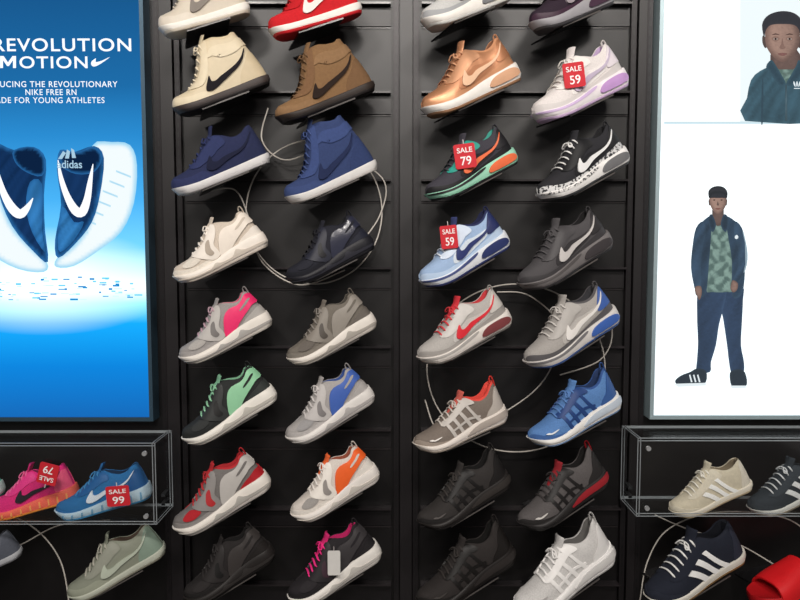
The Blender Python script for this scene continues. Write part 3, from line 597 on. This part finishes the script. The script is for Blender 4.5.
for k in range(80):
    x=random.uniform(-20,140); yy=random.uniform(276,300); w=random.uniform(2,8); h=random.uniform(.8,2.0)
    poly('light_fleck',[(x,yy),(x+w,yy),(x+w,yy+h),(x,yy+h)],(glit,glit2,glit3)[k%3],LB,y1_-.00005*k,1)
# --- right poster: two printed portraits of boys
poly('upper_picture_tint',[(740,-100),(1000,-100),(1000,122),(740,122)],emis((238,248,250),1.05),RB,y1_,1)
poly('picture_divider',[(664,121.5),(1000,121.5),(1000,124),(664,124)],emis((200,222,230),1.1),RB,y1_-.0005,1)
def L_(k): return YP-.002-.0007*k
HAZE[0]=.03
SK=(140,110,98); SKD=(104,80,72); HR=(38,34,40); JK=(38,56,76); JKE=(44,64,84); JN=(40,58,86); JNE=(48,68,96); WH=(232,242,246)
g=empty('printed_full_length_boy'); g.parent=RB
shp('right_leg',[(718,288),(742,286),(743,300),(742,322),(741,345),(744,362),(743,373),(732,373),(729,362),(727,345),(723,318)],JN,g,L_(0),edge=JNE,d0=3,fold=.12,g=1.8,side=-.2)
shp('left_leg',[(700,286),(725,288),(724,305),(719,325),(716,345),(711,362),(710,372),(697,372),(697,360),(698,342),(697,312)],JN,g,L_(1),edge=JNE,d0=3,fold=.12,g=1.8,side=.2)
shp('left_shoe',[(675,381),(681,375.5),(690,372),(697,368.5),(706,371),(706,382),(698,385),(680,385.5)],(34,42,52),g,L_(2),edge=(40,50,60),d0=2,g=2)
shp('right_shoe',[(731,371),(743,370),(747,380),(745,387),(733,387),(730,380)],(34,42,52),g,L_(2),edge=(40,50,60),d0=2,g=2)
wht=emis(WH,1)
for k in range(3): poly('shoe_stripe',[(689+k*4,375),(690.3+k*4,374.5),(692.5+k*4,382),(691+k*4,382.4)],wht,g,L_(3),1)
poly('shoe_sole',[(674,383.8),(706,382.8),(706,385.6),(678,387)],wht,g,L_(3),1); poly('shoe_sole',[(730,385.6),(746,385.6),(746,388),(732,388.6)],wht,g,L_(3),1)
shp('shirt',[(709,222),(718,225),(729,221),(732,250),(733,288),(727,292),(712,292),(706,289),(708,255)],(128,154,144),g,L_(2),edge=(100,122,116),d0=3,camo=(82,104,98),g=1.6)
shp('neck',[(713,208),(723,208),(724,216),(728,220),(718,226),(709,220),(712,216)],SKD,g,L_(3),d0=4,edge=(84,64,58),g=1.6)
shp('jacket_left',[(711,217),(703,221),(697,230),(695,255),(693,280),(698,296),(706,293),(709,262),(711,236)],JK,g,L_(4),edge=JKE,d0=3,fold=.35,g=1.8)
shp('jacket_right',[(726,217),(735,221),(742,229),(744,255),(745,272),(742,294),(732,296),(732,262),(728,236)],JK,g,L_(4),edge=JKE,d0=3,fold=.35,g=1.8)
shp('left_sleeve',[(703,221.5),(696,228),(692.5,246),(691,268),(695,288),(701,286),(701,264),(703,246),(706,232)],(46,66,88),g,L_(5),edge=JKE,d0=3,fold=.35,g=1.8)
shp('right_sleeve',[(735,221.5),(742,228),(746.5,246),(747.5,260),(744,274),(738,284),(733,281),(738,266),(738,248),(734,234)],(46,66,88),g,L_(5),edge=JKE,d0=3,fold=.35,g=1.8)
shp('jacket_collar',[(711,214),(714,218),(716,226),(712,232),(708,220)],(30,44,60),g,L_(5),edge=JKE,d0=2,g=2); shp('jacket_collar',[(725,214),(722,218),(721,226),(726,232),(729,220)],(30,44,60),g,L_(5),edge=JKE,d0=2,g=2)
shp('left_hand',[(695,287),(700.5,286),(702,291),(701,297),(699,300),(697,296),(695.5,294)],SK,g,L_(6),d0=2,edge=SKD,g=2)
shp('right_hand',[(733,280),(738,283.5),(737,290),(733,292.5),(730.5,289),(731,284)],SK,g,L_(6),d0=2,edge=SKD,g=2)
poly('jacket_badge',[(735,236),(737,235),(738.4,237),(737,239),(735,238.4)],wht,g,L_(6))
poly('sleeve_stripe',[(743.5,232),(747,248),(747.4,260),(744.6,272),(743.8,271),(746.4,259),(746,248),(742.8,233)],emis((150,170,182),1),g,L_(6))
shp('ear',[(708.6,200),(710.4,199),(710.4,205),(709,205)],SKD,g,L_(4),d0=2); shp('ear',[(727.2,200),(725.4,199),(725.4,205),(726.8,205)],SKD,g,L_(4),d0=2)
shp('face',[(709.5,197),(712,190),(723,190),(726.5,197),(726,205),(722.5,211),(718,214),(713.5,211),(710.2,205)],(158,126,112),g,L_(5),edge=(120,92,82),d0=4,side=-.2,g=1.3)
shp('hair',[(709,198),(708.4,191.5),(712,187.4),(718,186),(724,187.4),(727.4,192),(727,198),(725.6,194.5),(722,192.5),(714,192.5),(710.5,194.5)],HR,g,L_(6),d0=2,g=1.6)
for ex in (714.2,721.6):
    poly('eye',[(ex-1.3,200),(ex,199.4),(ex+1.3,200),(ex,200.6)],emis((62,48,46),1),g,L_(7)); poly('eyebrow',[(ex-1.8,198),(ex,197.4),(ex+1.8,198),(ex,197.9)],emis((88,68,62),1),g,L_(7))
shp('nose',[(717.6,201),(719.1,205),(718,205.8),(716.8,205)],(136,106,94),g,L_(7),d0=1.5,sm=1); poly('mouth',[(715,208.6),(718,208.1),(721,208.6),(718,209.7)],emis((126,84,78),1),g,L_(7))
g=empty('printed_head_and_shoulders_boy'); g.parent=RB
shp('torso',[(773,66),(760,71),(751,80),(747,98),(745,121),(834,121),(828,94),(820,77),(808,70),(797,64)],(50,80,94),g,L_(1),edge=(56,88,102),d0=5,fold=.3,sm=2,g=2.2)
shp('neck',[(773,50),(797,50),(800,66),(787,76),(772,68)],SKD,g,L_(2),d0=6,edge=(84,62,56),g=2)
shp('shirt',[(777,68),(786,75),(795,68),(793,80),(786,84),(779,80)],(126,152,142),g,L_(2)-.0003,camo=(84,108,100),d0=3,g=2)
shp('collar_left',[(771,60),(775,64),(781,74),(786,84),(780,86),(772,76),(766,67)],(38,62,76),g,L_(3),edge=(50,78,92),d0=3,g=2)
shp('collar_right',[(799,60),(796,66),(791,75),(786,84),(792,86),(801,76),(806,66)],(38,62,76),g,L_(3),edge=(50,78,92),d0=3,g=2)
shp('zip_line',[(785.2,85),(787,85),(787.4,121),(785,121)],(80,106,118),g,L_(4),d0=1,sm=1)
shp('sleeve_seam',[(762,80),(763.4,84),(763,121),(761,121)],(34,54,66),g,L_(3),edge=(42,66,80),d0=2)
shp('ear',[(765,37),(762.5,36),(762.5,43),(765,48),(767,46)],SKD,g,L_(3),d0=3,g=2); shp('ear',[(800,37),(802.5,36),(802.5,43),(800,48),(798,46)],SKD,g,L_(3),d0=3,g=2)
shp('face',[(765,34),(767,25),(775,19),(790,19),(797,25),(800,34),(799,45),(795,53),(789,59),(782.5,62),(776,59),(770,53),(766,45)],(156,124,110),g,L_(4),edge=(112,84,74),d0=8,side=-.22,g=1.6)
shp('hair',[(764,37),(762,25),(766,17),(774,12.5),(784,11),(794,13),(801,19),(803,28),(801,38),(799,30),(794,25),(782,24),(771,25),(766,30)],HR,g,L_(5),edge=(44,38,44),d0=3,g=2)
for ex in (775.6,789.6):
    shp('eye_socket',[(ex-4.5,38.6),(ex,35.6),(ex+4.5,38.6),(ex,42)],(128,98,86),g,L_(5),edge=(146,114,100),d0=2,g=1.5)
    poly('eye_white',[(ex-2.5,39),(ex,37.9),(ex+2.5,39),(ex,40)],emis((176,160,152),1),g,L_(6)); poly('iris',[(ex-1.2,39),(ex,37.9),(ex+1.2,39),(ex,40)],emis((44,34,32),1),g,L_(7))
    poly('eyebrow',[(ex-4,35),(ex,33.4),(ex+4,34.8),(ex,34.6)],emis((72,54,50),1),g,L_(6))
shp('nose',[(782.4,38),(783.8,45),(785.6,47.6),(782.5,49.2),(779.4,47.6),(781.2,44)],(136,104,92),g,L_(6),edge=(130,98,86),d0=2,g=1.5); shp('mouth',[(777.5,53.8),(782.5,52.8),(787.5,53.8),(782.5,56)],(132,86,80),g,L_(6),edge=(116,76,70),d0=1.2,g=1.5)
for dx in (-1,0,1): poly('chest_logo_leaf',[(797+dx*1.6,87),(796.1+dx*2.6,84),(797+dx*3.2,81),(797.9+dx*2.6,84)],wht,g,L_(4))
poly('chest_logo_bar',[(794,88),(800,88),(800,88.8),(794,88.8)],wht,g,L_(4),1)

# ---------------------------------------------------------------- acrylic display boxes
def abox(pa,pb,ptop,pbot,inner):
    root=empty('acrylic_display_box'); yf=-.205; yb=-.062; x0,x1=wx(pa,(ptop+pbot)/2,yf),wx(pb,(ptop+pbot)/2,yf); z1,z0=wz(ptop,yf),wz(pbot,yf); t=.008; A=acrylic(); E=mat((140,146,150),'gloss')
    b=Bd()
    b.box((x0,yf,z0),(x1,yb,z0+t),A); b.box((x0,yf,z1-t),(x1,yb,z1),A)
    b.box((x0,yf,z0+t),(x1,yf+t,z1-t),A)
    xs_=x1 if inner>0 else x0
    b.box((xs_-t if inner>0 else xs_,yf+t,z0+t),(xs_ if inner>0 else xs_+t,yb,z1-t),A)
    mkobj('panels',b,parent=root)
    b=Bd(); e=.002
    for z in (z0,z0+t,z1-t,z1): b.box((x0,yf-e,z-e/2),(x1,yf,z+e/2),E)
    b.box((x0,yb,z1-t),(x1,yb+.002,z1),E); b.box((x0,yb,z0),(x1,yb+.002,z0+t),E)
    for x in ((x1-t,x1) if inner>0 else (x0,x0+t)):
        b.box((x-e/2,yf-e,z0),(x+e/2,yf,z1),E); b.box((x-e/2,yb,z0),(x+e/2,yb+e,z1),E)
        for z in (z0,z1): b.box((x-e/2,yf,z-e/2),(x+e/2,yb,z+e/2),E)
    mkobj('polished_edges',b,parent=root)
    b=Bd(); cx=xs_-inner*.03
    for z in (z0+.025,z1-.03):
        V=[];n=14
        for yy in (yf-.008,yf):
            for k in range(n): V.append((cx+.007*math.cos(2*math.pi*k/n),yy,z+.007*math.sin(2*math.pi*k/n)))
        b.add(V,[tuple(range(n))]+[(k,k+n,(k+1)%n+n,(k+1)%n) for k in range(n)],mat((170,172,174),'metal'))
    for z in (z0+.002,z0+.03):
        b.box((cx-.006,yb,z),(cx+.006,-.001,z+.01),mat((60,62,64),'metal'))
    mkobj('clamp_screws',b,parent=root)
abox(-160,156,443,524,1); abox(637,980,438,516,-1)

# ---------------------------------------------------------------- sale tags, each resting against its shoe
ALLW=np.vstack(shoeW)
def tag(cx,cy,w,h,price,y=None,rot=0,col=(196,24,40)):
    if y is None:
        a,b_=proj(ALLW); near=(abs(a-cx)<w*.6)&(abs(b_-cy)<h*.6); y=float(ALLW[near][:,1].min())-.003
    c=P(cx,cy,y); root=empty('sale_tag' if price else 'paper_tag',tuple(c)); k=(y-CY)/F; hw,hh=w*k/2,h*k/2
    b=Bd(); r=.12
    pts=[(-1,-1+r),(-1+r,-1),(1-r,-1),(1,-1+r),(1,1-r),(1-r,1),(-1+r,1),(-1,1-r)]
    V=[(p[0]*hw,yy,p[1]*hh) for yy in (-.001,.001) for p in pts]
    b.add(V,[tuple(range(8)),tuple(range(8,16))[::-1]]+[(i,i+8,(i+1)%8+8,(i+1)%8) for i in range(8)],mat(col,'paper'))
    b.box((-hw*.04,-.001,hh),(hw*.04,.0,hh*1.35),mat((200,190,190),'paper'))
    mkobj('card',b,parent=root)
    if price:
        for s,z,ch,ww in (('SALE',.28,.42,1.45),(price,-.72,.7,1.0)):
            cu=bpy.data.curves.new('lettering','FONT'); cu.body=s; cu.offset=.012; cu.materials.append(mat((240,235,235),'paper'))
            o=bpy.data.objects.new('lettering',cu); scene.collection.objects.link(o); bpy.context.view_layer.update(); d=o.dimensions.x
            o.rotation_euler=(math.pi/2,0,0); o.scale=(ww*hw/d,ch*hh/.72,1); o.location=(-ww*hw/2,-.0022,z*hh); o.parent=root
    root.rotation_euler=(0,math.radians(rot),0)
tag(574,75,21,24,'59',None,-8); tag(465,156,21,24,'79',None,-8); tag(449,237,17,23,'59',None,-6)
tag(118,496,24,21,'99',-.216,-5); tag(48,474,20,22,'79',-.216,195)
tag(334,563,13,26,'',None,0,(214,212,208))

# ---------------------------------------------------------------- lights
def area(name,loc,target,sx,sy,en,col=(1,.94,.88)):
    l=bpy.data.lights.new(name,'AREA'); l.shape='RECTANGLE'; l.size=sx; l.size_y=sy; l.energy=en; l.color=col
    o=bpy.data.objects.new(name,l); scene.collection.objects.link(o); o.location=loc
    o.rotation_euler=(Vector(target)-Vector(loc)).to_track_quat('-Z','Y').to_euler()
for x in (-1.1,0,1.1): area('fill_lamp',(x,-2.5,3.35),(x*.8,0,.9),.4,.4,51)
area('fill_lamp',(0,-4.4,3.3),(0,0,.7),2.5,.8,76)  # unseen fill light added behind the camera, aimed at the wall
w=bpy.data.worlds.new('shop_ambient'); scene.world=w; w.use_nodes=True
w.node_tree.nodes['Background'].inputs[0].default_value=(.9,.86,.84,1); w.node_tree.nodes['Background'].inputs[1].default_value=.2

cd=bpy.data.cameras.new('camera'); cd.sensor_width=36; cd.lens=36*F/800
co=bpy.data.objects.new('camera',cd); scene.collection.objects.link(co); co.location=CAM
co.rotation_euler=(math.pi/2-PITCH,0,0); scene.camera=co
